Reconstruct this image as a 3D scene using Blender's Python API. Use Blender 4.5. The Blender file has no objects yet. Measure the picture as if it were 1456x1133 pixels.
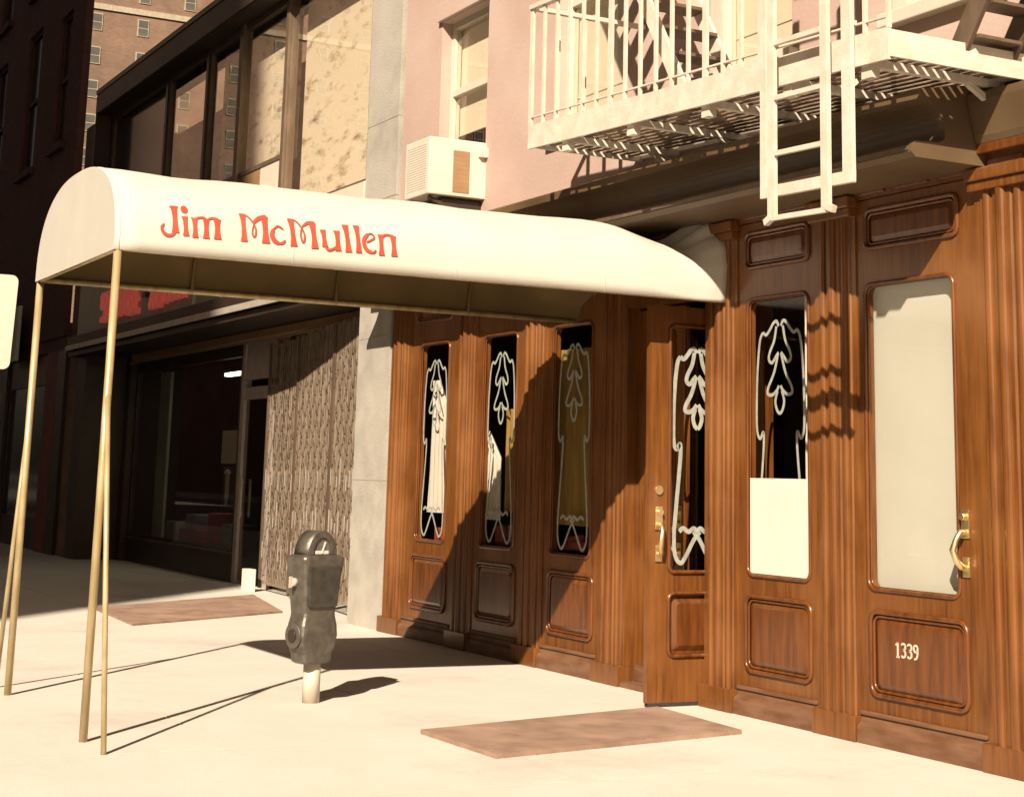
import bpy, bmesh, math, random
from mathutils import Vector, Matrix
random.seed(7)
scene = bpy.context.scene
COL = scene.collection
R = math.radians

# ------------------------------------------------------------------ materials
def new_mat(name):
    m = bpy.data.materials.new(name); m.use_nodes = True
    nt = m.node_tree; b = nt.nodes['Principled BSDF']
    return m, nt, b
def noise_mat(name, c1, c2, scale=5, rough=.6, bump=.0, stretch=(1,1,1), metallic=0, coat=0, detail=6, c3=None, s3=1.0, bscale=None, spec=.5, contrast=(.35,.65)):
    m, nt, b = new_mat(name); N = nt.nodes; L = nt.links
    tc = N.new('ShaderNodeTexCoord'); mp = N.new('ShaderNodeMapping'); mp.inputs['Scale'].default_value = stretch
    L.new(tc.outputs['Object'], mp.inputs['Vector'])
    n = N.new('ShaderNodeTexNoise'); n.inputs['Scale'].default_value = scale; n.inputs['Detail'].default_value = detail
    L.new(mp.outputs['Vector'], n.inputs['Vector'])
    mr = N.new('ShaderNodeMapRange'); mr.inputs['From Min'].default_value = contrast[0]; mr.inputs['From Max'].default_value = contrast[1]
    L.new(n.outputs['Fac'], mr.inputs['Value'])
    mx = N.new('ShaderNodeMix'); mx.data_type = 'RGBA'
    mx.inputs['A'].default_value = (*c1, 1); mx.inputs['B'].default_value = (*c2, 1)
    L.new(mr.outputs['Result'], mx.inputs['Factor'])
    out = mx.outputs['Result']
    if c3:
        n2 = N.new('ShaderNodeTexNoise'); n2.inputs['Scale'].default_value = s3; n2.inputs['Detail'].default_value = 4
        L.new(tc.outputs['Object'], n2.inputs['Vector'])
        mr2 = N.new('ShaderNodeMapRange'); mr2.inputs['From Min'].default_value = .45; mr2.inputs['From Max'].default_value = .75
        L.new(n2.outputs['Fac'], mr2.inputs['Value'])
        mx2 = N.new('ShaderNodeMix'); mx2.data_type = 'RGBA'; mx2.inputs['B'].default_value = (*c3, 1)
        L.new(out, mx2.inputs['A']); L.new(mr2.outputs['Result'], mx2.inputs['Factor']); out = mx2.outputs['Result']
    L.new(out, b.inputs['Base Color'])
    b.inputs['Roughness'].default_value = rough; b.inputs['Metallic'].default_value = metallic
    b.inputs['Coat Weight'].default_value = coat; b.inputs['Coat Roughness'].default_value = .15
    b.inputs['Specular IOR Level'].default_value = spec
    if bump:
        bp = N.new('ShaderNodeBump'); bp.inputs['Strength'].default_value = bump; bp.inputs['Distance'].default_value = .02
        nb = n
        if bscale:
            nb = N.new('ShaderNodeTexNoise'); nb.inputs['Scale'].default_value = bscale; nb.inputs['Detail'].default_value = 5
            L.new(mp.outputs['Vector'], nb.inputs['Vector'])
        L.new(nb.outputs['Fac'], bp.inputs['Height']); L.new(bp.outputs['Normal'], b.inputs['Normal'])
    return m
def brick_mat(name, c1, c2, mortar, sw=.22, sh=.075, rot=None):
    m, nt, b = new_mat(name); N = nt.nodes; L = nt.links
    tc = N.new('ShaderNodeTexCoord'); sp = N.new('ShaderNodeSeparateXYZ'); cb = N.new('ShaderNodeCombineXYZ')
    ad = N.new('ShaderNodeMath'); ad.operation = 'ADD'
    L.new(tc.outputs['Object'], sp.inputs[0]); L.new(sp.outputs['X'], ad.inputs[0]); L.new(sp.outputs['Y'], ad.inputs[1])
    L.new(ad.outputs[0], cb.inputs['X']); L.new(sp.outputs['Z'], cb.inputs['Y'])
    br = N.new('ShaderNodeTexBrick'); br.inputs['Scale'].default_value = 1; br.inputs['Brick Width'].default_value = sw; br.inputs['Row Height'].default_value = sh
    br.inputs['Mortar Size'].default_value = .006; br.inputs['Color1'].default_value = (*c1,1); br.inputs['Color2'].default_value = (*c2,1); br.inputs['Mortar'].default_value = (*mortar,1)
    L.new(cb.outputs[0], br.inputs['Vector'])
    n = N.new('ShaderNodeTexNoise'); n.inputs['Scale'].default_value = .35; n.inputs['Detail'].default_value = 6; L.new(tc.outputs['Object'], n.inputs['Vector'])
    mx = N.new('ShaderNodeMix'); mx.data_type = 'RGBA'; mx.blend_type = 'MULTIPLY'; mx.inputs['Factor'].default_value = .6
    L.new(br.outputs['Color'], mx.inputs['A'])
    cr = N.new('ShaderNodeMapRange'); cr.inputs['From Min'].default_value=.3; cr.inputs['From Max'].default_value=.7; cr.inputs['To Min'].default_value=.55; cr.inputs['To Max'].default_value=1.2
    L.new(n.outputs['Fac'], cr.inputs['Value']); L.new(cr.outputs['Result'], mx.inputs['B'])
    L.new(mx.outputs['Result'], b.inputs['Base Color']); b.inputs['Roughness'].default_value = .85
    bp = N.new('ShaderNodeBump'); bp.inputs['Strength'].default_value=.4; bp.inputs['Distance'].default_value=.01; L.new(br.outputs['Fac'], bp.inputs['Height']); bp.invert=True
    L.new(bp.outputs['Normal'], b.inputs['Normal'])
    return m
def glass_mat(name, tint=(.97,.96,.93), ior=1.55, rough=.0, wav=.0):
    m = bpy.data.materials.new(name); m.use_nodes = True; nt = m.node_tree; N = nt.nodes; L = nt.links
    for x in list(N): N.remove(x)
    o = N.new('ShaderNodeOutputMaterial'); t = N.new('ShaderNodeBsdfTransparent'); g = N.new('ShaderNodeBsdfGlossy'); mx = N.new('ShaderNodeMixShader'); f = N.new('ShaderNodeLayerWeight')
    t.inputs['Color'].default_value = (*tint,1); g.inputs['Roughness'].default_value = rough; f.inputs['Blend'].default_value=.5
    pw = N.new('ShaderNodeMath'); pw.operation='POWER'; pw.inputs[1].default_value=4.0; ma=N.new('ShaderNodeMath'); ma.operation='MULTIPLY_ADD'; ma.inputs[1].default_value=(ior-1)*1.3; ma.inputs[2].default_value=.05
    L.new(f.outputs['Facing'], pw.inputs[0]); L.new(pw.outputs[0], ma.inputs[0]); L.new(ma.outputs[0], mx.inputs[0]); L.new(t.outputs[0], mx.inputs[1]); L.new(g.outputs[0], mx.inputs[2]); L.new(mx.outputs[0], o.inputs[0])
    if wav:
        tc = N.new('ShaderNodeTexCoord'); n = N.new('ShaderNodeTexNoise'); n.inputs['Scale'].default_value = 1.6; n.inputs['Detail'].default_value = 1
        L.new(tc.outputs['Object'], n.inputs['Vector'])
        bp = N.new('ShaderNodeBump'); bp.inputs['Strength'].default_value = wav; bp.inputs['Distance'].default_value = .01
        L.new(n.outputs['Fac'], bp.inputs['Height']); L.new(bp.outputs['Normal'], g.inputs['Normal'])
    return m
def emis_mat(name, c, s):
    m, nt, b = new_mat(name); b.inputs['Base Color'].default_value = (*c,1); b.inputs['Emission Color'].default_value = (*c,1); b.inputs['Emission Strength'].default_value = s
    return m

M = {}
M['wood'] = noise_mat('varnished_wood', (.175,.064,.012), (.082,.025,.005), 3.2, .42, .14, (9,9,.55), coat=.3, detail=8, c3=(.205,.083,.024), s3=1.3, spec=.35, contrast=(.3,.7))
M['wood_panel'] = noise_mat('varnished_panel_wood', (.155,.050,.010), (.07,.020,.004), 3.0, .34, .1, (7,7,.8), coat=.4, detail=8, contrast=(.3,.7))
M['wood_base'] = noise_mat('weathered_base_wood', (.11,.046,.018), (.165,.085,.045), 2.6, .6, .2, (1.5,1.5,7), detail=8)
M['canvas'] = noise_mat('cream_canvas', (.56,.53,.46), (.52,.49,.425), 2.0, .8, .06, bscale=60, spec=.15)
M['concrete_walk'] = None
M['pier'] = noise_mat('grey_concrete', (.39,.365,.31), (.31,.29,.25), 3.5, .85, .25, (1,1,1), bscale=40, c3=(.42,.39,.335), s3=.8, spec=.2)
M['pink'] = noise_mat('pink_painted_wall', (.47,.345,.29), (.42,.305,.26), 1.5, .75, .15, bscale=25, c3=(.51,.41,.345), s3=.6, spec=.2)
M['cream'] = noise_mat('cream_paint', (.58,.53,.43), (.54,.49,.395), 3, .55, .08, bscale=30, spec=.3)
M['cream_dim'] = noise_mat('aged_cream_paint', (.44,.38,.28), (.36,.31,.22), 4, .6, .1, bscale=30, spec=.2)
M['white_iron'] = noise_mat('white_iron_paint', (.60,.55,.47), (.52,.46,.37), 8, .5, .15, bscale=60, spec=.3)
M['grating'] = noise_mat('shade_dark_slat', (.26,.19,.13), (.07,.045,.03), 9, .6, .1, spec=.2)  # slat colour darkened to stand for shade under the balcony
M['cornice'] = noise_mat('brown_cornice_metal', (.11,.07,.034), (.075,.046,.022), 1.2, .5, .1, (1,1,1), bscale=20, c3=(.15,.10,.05), s3=.8)
M['brass'] = noise_mat('brass', (.90,.74,.44), (.80,.62,.33), 12, .38, .05, (3,3,.4), metallic=1)
M['tube'] = noise_mat('gilt_pole_paint', (.50,.40,.23), (.36,.27,.13), 5, .4, .05, (3,3,.8), metallic=.3)
M['meter'] = noise_mat('grey_cast_metal', (.14,.125,.10), (.085,.075,.06), 14, .42, .1, metallic=.45, bscale=80)
M['meter_dark'] = noise_mat('dark_meter_plate', (.075,.07,.055), (.05,.045,.036), 14, .4, .1, metallic=.4, bscale=80)
M['meter_post'] = noise_mat('pale_post_paint', (.54,.48,.40), (.47,.41,.33), 10, .5, .08)
M['red'] = noise_mat('red_letter_paint', (.42,.062,.03), (.34,.045,.02), 9, .7)
M['signred'] = noise_mat('red_letter_glow', (.72,.14,.095), (.64,.11,.075), 6, .5)
M['signred'].node_tree.nodes['Principled BSDF'].inputs['Emission Color'].default_value=(.8,.16,.11,1); M['signred'].node_tree.nodes['Principled BSDF'].inputs['Emission Strength'].default_value=.09  # faint glow added to lift the letters as if sunlit
M['etch'] = noise_mat('etched_white', (.33,.34,.29), (.25,.26,.22), 20, .7, spec=.1)
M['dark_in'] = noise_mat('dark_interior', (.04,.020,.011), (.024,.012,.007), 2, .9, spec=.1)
M['curtain'] = noise_mat('white_curtain', (.66,.62,.54), (.62,.57,.49), 5, .85, .15, (6,6,.5), spec=.1)
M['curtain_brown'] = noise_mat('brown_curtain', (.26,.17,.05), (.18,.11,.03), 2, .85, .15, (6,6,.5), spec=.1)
M['paper'] = noise_mat('white_paper', (.60,.56,.49), (.57,.53,.46), 3, .8, spec=.1)
M['frost'] = noise_mat('frosted_pane', (.50,.50,.44), (.46,.46,.40), 1.4, .55, .03, bscale=30, spec=.4)
M['mat'] = noise_mat('brown_mat', (.30,.20,.145), (.22,.145,.105), 5, .9, .2, bscale=60, c3=(.36,.25,.18), s3=2.0, spec=.1)
M['asphalt'] = noise_mat('asphalt', (.06,.056,.05), (.045,.042,.038), 20, .9, .3)
M['kerb'] = noise_mat('kerb_stone', (.38,.35,.29), (.31,.28,.24), 12, .85, .2)
M['fascia'] = noise_mat('dark_fascia', (.030,.018,.011), (.022,.013,.008), 1.2, .5, .1, (1,4,4), c3=(.07,.05,.03), s3=.45)
M['dark_metal'] = noise_mat('dark_bronze_metal', (.045,.03,.02), (.03,.02,.014), 4, .4, metallic=.2)
M['mullion'] = noise_mat('bronze_mullion', (.17,.12,.08), (.12,.085,.055), 5, .45, .05, (2,2,.6), metallic=.3)
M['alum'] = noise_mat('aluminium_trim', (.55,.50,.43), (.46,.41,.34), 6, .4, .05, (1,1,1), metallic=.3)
M['panel_grey'] = noise_mat('grey_sign_panel', (.62,.60,.54), (.50,.48,.43), 2.5, .6, .05)
M['maroon'] = brick_mat('maroon_brick', (.16,.062,.050), (.12,.046,.038), (.10,.055,.045))
M['maroon_trim'] = noise_mat('maroon_trim', (.10,.042,.032), (.07,.03,.022), 3, .8)
M['tan_brick'] = brick_mat('tan_brick', (.23,.145,.098), (.185,.115,.078), (.22,.15,.105), .44, .15)
M['redpost'] = noise_mat('red_door_paint', (.22,.035,.02), (.15,.025,.015), 3, .6)
M['gate'] = noise_mat('bare_gate_metal', (.36,.29,.21), (.20,.155,.11), 5, .5, .1, (3,3,1.2), metallic=.3)
M['gate2'] = noise_mat('rusty_gate_metal', (.20,.13,.08), (.12,.075,.045), 5, .55, .1, metallic=.3)
M['shop_green'] = noise_mat('grey_green_partition', (.30,.34,.27), (.22,.25,.20), 2, .7)
M['window_dark'] = noise_mat('dark_window_glass', (.02,.016,.014), (.03,.024,.02), 2, .1, spec=.6)
M['window_grey'] = noise_mat('grey_window_glass', (.14,.13,.11), (.09,.085,.075), .5, .15, spec=.6)
M['ac'] = noise_mat('cream_enamel', (.60,.55,.46), (.57,.52,.43), 4, .45)
M['vent'] = noise_mat('brown_louvre', (.30,.18,.09), (.25,.15,.075), 5, .6)
M['lamp'] = emis_mat('fluorescent_tube', (1,.90,.66), 9)
M['clutter_red'] = noise_mat('red_goods', (.30,.05,.03), (.16,.03,.02), 8, .7)
M['clutter_grey'] = noise_mat('grey_goods', (.22,.22,.24), (.12,.11,.11), 8, .7)
M['glass'] = glass_mat('window_glass')
M['glass_up'] = glass_mat('plate_glass', (.98,.96,.92), 1.6, 0, .06)
M['glass_dark'] = glass_mat('tinted_glass', (.55,.48,.38), 1.7, 0, .1)
M['shade_lining'] = noise_mat('olive_shade_lining', (.15,.105,.045), (.12,.082,.035), 2.5, .85, .05, bscale=60, spec=.1)  # dark olive colour carries the shade inside the canopy
M['rubber'] = noise_mat('dark_rubber', (.02,.016,.013), (.03,.024,.02), 9, .8)

def blind_mat():
    m, nt, b = new_mat('blotchy_window_blind'); N = nt.nodes; L = nt.links
    tc = N.new('ShaderNodeTexCoord'); mp = N.new('ShaderNodeMapping'); mp.inputs['Scale'].default_value = (1.0,1,2.6); mp.inputs['Rotation'].default_value = (0,.25,0)
    L.new(tc.outputs['Object'], mp.inputs['Vector'])
    n = N.new('ShaderNodeTexNoise'); n.inputs['Scale'].default_value = 2.3; n.inputs['Detail'].default_value = 7; n.inputs['Roughness'].default_value = .62; L.new(mp.outputs[0], n.inputs['Vector'])  # random dark blotches on a pale ground
    cr = N.new('ShaderNodeValToRGB'); e = cr.color_ramp.elements
    e[0].position = .30; e[0].color = (.20,.15,.11,1); e[1].position = .47; e[1].color = (.80,.74,.62,1)
    k = cr.color_ramp.elements.new(.38); k.color = (.55,.48,.37,1)
    L.new(n.outputs['Fac'], cr.inputs[0]); L.new(cr.outputs[0], b.inputs['Base Color']); b.inputs['Roughness'].default_value = .7
    return m
M['blind'] = blind_mat()
M['roller'] = noise_mat('cream_roller_blind', (.76,.70,.58), (.70,.64,.52), 2, .8, spec=.1)

def walk_mat():
    m, nt, b = new_mat('pale_sidewalk_concrete'); N = nt.nodes; L = nt.links
    tc = N.new('ShaderNodeTexCoord'); n = N.new('ShaderNodeTexNoise'); n.inputs['Scale'].default_value = 1.3; n.inputs['Detail'].default_value = 10; n.inputs['Roughness'].default_value=.65
    L.new(tc.outputs['Object'], n.inputs['Vector'])
    mr = N.new('ShaderNodeMapRange'); mr.inputs['From Min'].default_value=.3; mr.inputs['From Max'].default_value=.7; L.new(n.outputs['Fac'], mr.inputs['Value'])
    mx = N.new('ShaderNodeMix'); mx.data_type='RGBA'; mx.inputs['A'].default_value=(.575,.54,.475,1); mx.inputs['B'].default_value=(.53,.495,.43,1); L.new(mr.outputs[0], mx.inputs['Factor'])
    # dirt spots
    v = N.new('ShaderNodeTexVoronoi'); v.inputs['Scale'].default_value = 3.1; L.new(tc.outputs['Object'], v.inputs['Vector'])
    m2 = N.new('ShaderNodeMapRange'); m2.inputs['From Min'].default_value=.02; m2.inputs['From Max'].default_value=.045; m2.inputs['To Min'].default_value=.75; m2.inputs['To Max'].default_value=1; L.new(v.outputs['Distance'], m2.inputs['Value'])
    mu = N.new('ShaderNodeMix'); mu.data_type='RGBA'; mu.blend_type='MULTIPLY'; mu.inputs['Factor'].default_value=1; L.new(mx.outputs['Result'], mu.inputs['A']); L.new(m2.outputs[0], mu.inputs['B'])
    L.new(mu.outputs['Result'], b.inputs['Base Color']); b.inputs['Roughness'].default_value=.9; b.inputs['Specular IOR Level'].default_value=.15
    n3 = N.new('ShaderNodeTexNoise'); n3.inputs['Scale'].default_value = 60; n3.inputs['Detail'].default_value=4; L.new(tc.outputs['Object'], n3.inputs['Vector'])
    st = N.new('ShaderNodeTexNoise'); st.inputs['Scale'].default_value=.55; st.inputs['Detail'].default_value=12; st.inputs['Roughness'].default_value=.7; L.new(tc.outputs['Object'], st.inputs['Vector'])
    sr = N.new('ShaderNodeMapRange'); sr.inputs['From Min'].default_value=.52; sr.inputs['From Max'].default_value=.66; sr.inputs['To Min'].default_value=1; sr.inputs['To Max'].default_value=.84; L.new(st.outputs['Fac'], sr.inputs['Value'])
    m3 = N.new('ShaderNodeMix'); m3.data_type='RGBA'; m3.blend_type='MULTIPLY'; m3.inputs['Factor'].default_value=1; L.new(mu.outputs['Result'], m3.inputs['A']); L.new(sr.outputs[0], m3.inputs['B']); L.new(m3.outputs['Result'], b.inputs['Base Color'])
    bp = N.new('ShaderNodeBump'); bp.inputs['Strength'].default_value=.25; bp.inputs['Distance'].default_value=.01; L.new(n3.outputs['Fac'], bp.inputs['Height']); L.new(bp.outputs[0], b.inputs['Normal'])
    return m
M['concrete_walk'] = walk_mat()
# canvas lets some light through
def add_translucency(m, fac, col):
    nt = m.node_tree; N = nt.nodes; L = nt.links; o = N['Material Output']; b = N['Principled BSDF']
    t = N.new('ShaderNodeBsdfTranslucent'); t.inputs['Color'].default_value = (*col,1); mx = N.new('ShaderNodeMixShader'); mx.inputs[0].default_value = fac
    L.new(b.outputs[0], mx.inputs[1]); L.new(t.outputs[0], mx.inputs[2]); L.new(mx.outputs[0], o.inputs['Surface'])
add_translucency(M['canvas'], .07, (.75,.48,.17))
add_translucency(M['curtain'], .25, (.8,.75,.65))

# ------------------------------------------------------------------ mesh helpers
class B:
    def __init__(s): s.bm = bmesh.new()
    def box(s, x0,x1,y0,y1,z0,z1, rot=None, bev=0):
        x0,x1=sorted((x0,x1)); y0,y1=sorted((y0,y1)); z0,z1=sorted((z0,z1))
        vs=[s.bm.verts.new(p) for p in ((x0,y0,z0),(x1,y0,z0),(x1,y1,z0),(x0,y1,z0),(x0,y0,z1),(x1,y0,z1),(x1,y1,z1),(x0,y1,z1))]
        fs=[s.bm.faces.new([vs[i] for i in f]) for f in ((0,3,2,1),(4,5,6,7),(0,1,5,4),(1,2,6,5),(2,3,7,6),(3,0,4,7))]
        if rot:
            for v in vs: v.co = rot @ v.co
        if bev:
            es={e for f in fs for e in f.edges}
            bmesh.ops.bevel(s.bm, geom=list(es), offset=bev, segments=2, affect='EDGES', profile=.6)
        return s
    def bar(s, a, b, w, h=None, up=(0,0,1)):
        a=Vector(a); b=Vector(b); h = w if h is None else h
        d=(b-a).normalized(); u=Vector(up)
        if abs(d.dot(u))>.98: u=Vector((0,1,0))
        r=d.cross(u).normalized(); u=r.cross(d)
        q=[]
        for p in (a,b):
            q.append([s.bm.verts.new(p+r*w/2*i+u*h/2*j) for i,j in ((-1,-1),(1,-1),(1,1),(-1,1))])
        s.bm.faces.new(q[0][::-1]); s.bm.faces.new(q[1])
        for i in range(4): s.bm.faces.new((q[0][i],q[0][(i+1)%4],q[1][(i+1)%4],q[1][i]))
        return s
    def tube(s, pts, r, n=10, closed=False, rs=None):
        pts=[Vector(p) for p in pts]; rings=[]; k=len(pts)
        prev=None
        for i,p in enumerate(pts):
            if closed: d=(pts[(i+1)%k]-pts[i-1])
            else: d=(pts[min(i+1,k-1)]-pts[max(i-1,0)])
            d.normalize()
            if prev is None:
                u=Vector((0,0,1)) if abs(d.z)<.9 else Vector((1,0,0))
            else: u=prev
            a=d.cross(u).normalized(); u=a.cross(d).normalized(); prev=u
            rr = rs[i] if rs else r
            rings.append([s.bm.verts.new(p+(a*math.cos(t)+u*math.sin(t))*rr) for t in [2*math.pi*j/n for j in range(n)]])
        m=k if closed else k-1
        for i in range(m):
            A=rings[i]; Bq=rings[(i+1)%k]
            for j in range(n): s.bm.faces.new((A[j],A[(j+1)%n],Bq[(j+1)%n],Bq[j])).smooth=True
        if not closed:
            s.bm.faces.new(rings[0][::-1]); s.bm.faces.new(rings[-1])
        return s
    def poly(s, pts, flip=False):
        vs=[s.bm.verts.new(p) for p in pts]
        return s.bm.faces.new(vs[::-1] if flip else vs)
    def extrude_profile(s, prof, axis, a, b, caps=True, smooth=False):
        # prof: list of 2D points; axis 'x' -> (y,z), 'z' -> (x,y), 'y' -> (x,z)
        def mk(p,t):
            return {'x':(t,p[0],p[1]),'z':(p[0],p[1],t),'y':(p[0],t,p[1])}[axis]
        A=[s.bm.verts.new(mk(p,a)) for p in prof]; Bq=[s.bm.verts.new(mk(p,b)) for p in prof]
        n=len(prof)
        for i in range(n):
            f=s.bm.faces.new((A[i],A[(i+1)%n],Bq[(i+1)%n],Bq[i])); f.smooth=smooth
        if caps: s.bm.faces.new(A[::-1]); s.bm.faces.new(Bq)
        return s
    def slab(s, outer, holes, yf, yb):
        """vertical slab facing -Y with holes; outer/holes are lists of (x,z) points"""
        bm=s.bm; loops=[outer]+holes; es=[]; L=[]
        for lp in loops:
            vs=[bm.verts.new((p[0],yf,p[1])) for p in lp]; L.append(vs)
            for i in range(len(vs)): es.append(bm.edges.new((vs[i],vs[(i+1)%len(vs)])))
        r=bmesh.ops.triangle_fill(bm, use_beauty=True, use_dissolve=False, edges=es)
        fs=[g for g in r['geom'] if isinstance(g,bmesh.types.BMFace)]
        for f in fs:
            f.normal_update()
            if f.normal.y>0: f.normal_flip()
        mp={}
        for vs in L:
            for v in vs: mp[v]=bm.verts.new((v.co.x,yb,v.co.z))
        for f in fs: bm.faces.new([mp[v] for v in reversed(f.verts)])
        for vs in L:
            for i in range(len(vs)):
                a,b=vs[i],vs[(i+1)%len(vs)]; bm.faces.new((a,b,mp[b],mp[a]))
        return s
    def build(s, name, mat, parent=None, smooth=False, recalc=True):
        if recalc: bmesh.ops.recalc_face_normals(s.bm, faces=s.bm.faces)
        me=bpy.data.meshes.new(name); s.bm.to_mesh(me); s.bm.free()
        me.materials.append(M[mat] if isinstance(mat,str) else mat)
        if smooth:
            for p in me.polygons: p.use_smooth=True
        o=bpy.data.objects.new(name, me); COL.objects.link(o)
        if parent:
            o.parent=parent
            root=parent; off=Vector(parent.location)
            while root.parent: root=root.parent; off=off+Vector(root.location)
            if off.length: 
                for v in me.vertices: v.co -= off
        return o
def rrect(x0,x1,z0,z1,r,n=6):
    pts=[]
    for cx,cz,a0 in ((x1-r,z1-r,0),(x0+r,z1-r,90),(x0+r,z0+r,180),(x1-r,z0+r,270)):
        for i in range(n+1):
            t=R(a0+90*i/n); pts.append((cx+r*math.cos(t),cz+r*math.sin(t)))
    return pts
def rect(x0,x1,z0,z1): return [(x1,z1),(x0,z1),(x0,z0),(x1,z0)]
def thing(name, label, cat, loc=(0,0,0), group=None, rotz=0):
    o=bpy.data.objects.new(name,None); COL.objects.link(o); o.location=loc; o.rotation_euler[2]=rotz; o.empty_display_size=.2
    o['label']=label; o['category']=cat
    if group: o['group']=group
    return o
def tag(o,label,cat,group=None):
    o['label']=label; o['category']=cat
    if group: o['group']=group
    return o
def struct(o): o['kind']='structure'; return o
def catmull(pts, n=8):
    P=[Vector(p) for p in pts]; out=[]
    for i in range(len(P)-1):
        p0=P[max(i-1,0)]; p1=P[i]; p2=P[i+1]; p3=P[min(i+2,len(P)-1)]
        for k in range(n):
            t=k/n; out.append(.5*((2*p1)+(p2-p0)*t+(2*p0-5*p1+4*p2-p3)*t*t+(-p0+3*p1-3*p2+p3)*t**3))
    out.append(P[-1]); return out
def copy_tree(o, parent=None):
    c=o.copy(); COL.objects.link(c); c.parent=parent
    for ch in list(o.children): copy_tree(ch,c)
    return c
# ------------------------------------------------------------------ camera (fitted to the photograph)
cam=bpy.data.cameras.new('camera'); co=bpy.data.objects.new('camera',cam); COL.objects.link(co); scene.camera=co
r_=Vector((0.46630653,0.88423229,0.02629589)); u_=Vector((0.15370107,-0.1102572,0.98194671)); d_=Vector((-0.8711683,0.45384646,0.1873211))
mw=Matrix((( r_.x,u_.x,-d_.x,0),(r_.y,u_.y,-d_.y,-7.2784),(r_.z,u_.z,-d_.z,1.6),(0,0,0,1)))
co.matrix_world=mw
cam.sensor_width=36; cam.lens=36*2347.5/1456; cam.shift_x=(728-717.9)/1456; cam.shift_y=(233.2-566.5)/1456; cam.clip_end=1000; cam.clip_start=.05

# ------------------------------------------------------------------ light
SUN=Vector((-1.04,.95,-1.0))
sl=bpy.data.lights.new('sun','SUN'); so=bpy.data.objects.new('sun',sl); COL.objects.link(so)
so.rotation_euler=SUN.to_track_quat('-Z','Y').to_euler(); sl.energy=5.0; sl.angle=R(.5); sl.color=(1,.845,.68)
w=bpy.data.worlds.new('World'); scene.world=w; w.use_nodes=True; nt=w.node_tree
bg=nt.nodes['Background']; sk=nt.nodes.new('ShaderNodeTexSky'); sk.sky_type='NISHITA'; sk.sun_disc=False
sk.sun_elevation=math.atan2(1,math.hypot(1.04,.95)); sk.sun_rotation=math.atan2(1.04,-.95)
sk.dust_density=3.0; sk.air_density=.8; sk.ozone_density=.3
tm=nt.nodes.new('ShaderNodeMix'); tm.data_type='RGBA'; tm.blend_type='MULTIPLY'; tm.inputs['Factor'].default_value=1; tm.inputs['B'].default_value=(.36,.29,.215,1)
nt.links.new(sk.outputs[0],tm.inputs['A']); nt.links.new(tm.outputs['Result'],bg.inputs[0]); bg.inputs[1].default_value=.05
vs=scene.view_settings; vs.view_transform='Standard'; vs.look='None'; vs.gamma=1; vs.exposure=1.0
scene.cycles.max_bounces=8; scene.cycles.transparent_max_bounces=16

# ------------------------------------------------------------------ ground
gb=B(); gb.box(-300,300,-300,300,-.5,-.155); struct(gb.build('ground','asphalt'))
gb=B()
# sidewalk flags with real joints
xs=[-60+1.62*i for i in range(52)]; ys=[-6.62,-5.52,-3.9,-2.28,-.66,1.6]
for i in range(len(xs)-1):
    for j in range(len(ys)-1):
        g=.006
        gb.box(xs[i]+g,xs[i+1]-g,ys[j]+g,ys[j+1]-g,-.12,0)
struct(gb.build('sidewalk','concrete_walk'))
gb=B(); gb.box(-60,24,-6.62,14,-.3,-.008); struct(gb.build('sidewalk_base','kerb'))
gb=B(); gb.box(-60,24,-6.8,-6.625,-.3,0,bev=.015); struct(gb.build('kerb','kerb'))
gb=B(); gb.box(-300,300,-24,-6.8,-.155,-.15); struct(gb.build('road','asphalt'))
gb=B(); gb.box(-300,300,-30,-24,-.15,0); struct(gb.build('far_sidewalk','kerb'))

# ------------------------------------------------------------------ restaurant building
REST=thing('restaurant_building','pink building with a carved varnished wood restaurant front at street level','building',(-12,0,0))
cols=[(-16.48,-15.98),(-14.86,-14.42),(-13.49,-13.04),(-12.1,-11.66),(-10.54,-10.12),(-9.2,-8.76),(-7.62,-7.12),(-5.9,-5.4)]
def column(x0,x1):
    w=x1-x0; b=B()
    def X(t): return x0+w*t
    prof=[(X(0),.12),(X(0),-.012),(X(.10),-.012),(X(.12),-.022)]
    def reed(c,r,base):
        return [(c-r*math.cos(a), base-r*math.sin(a)*.85) for a in [math.pi*k/7 for k in range(8)]]
    prof+=reed(X(.24),w*.06,-.022)+[(X(.34),-.022),(X(.36),-.034)]+reed(X(.5),w*.075,-.034)+[(X(.64),-.034),(X(.66),-.022)]+reed(X(.76),w*.06,-.022)+[(X(.88),-.022),(X(.9),-.012),(X(1),-.012),(X(1),.12)]
    b.extrude_profile(prof,'z',.16,3.42)
    b.box(x0+.002,x1-.002,-.070,.12,.0,.162,bev=.006)
    b.box(x0-.006,x1+.006,-.07,.12,3.42,3.48,bev=.01); b.box(x0-.015,x1+.015,-.09,.12,3.48,3.56,bev=.012)
    return b.build('pilaster','wood',REST)
for c in cols: column(*c)
def ring(b,pts,y,r):
    b.tube([(p[0],y,p[1]) for p in pts],r,8,closed=True)
etch_half=[[(-.04,.955),(-.12,.975),(-.24,.968),(-.36,.945),(-.5,.925),(-.62,.935)],
 [(-.62,.935),(-.74,.90),(-.83,.78),(-.86,.66),(-.85,.55),(-.74,.515),(-.62,.54),(-.60,.50),(-.64,.42),(-.74,.27),(-.82,.13),(-.77,.045),(-.58,.012),(-.40,.04),(-.1,.115),(.12,.15)],
 [(-.12,.955),(-.2,.90),(-.36,.855),(-.40,.825),(-.28,.812),(-.14,.835),(-.04,.85)],
 [(-.06,.845),(-.2,.775),(-.42,.715),(-.44,.69),(-.28,.685),(-.12,.70),(-.03,.72)],
 [(-.08,.70),(-.16,.66),(-.10,.625),(0,.61)],
 [(-.64,.15),(-.5,.165),(-.3,.15),(-.12,.165),(0,.15)]]
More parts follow.
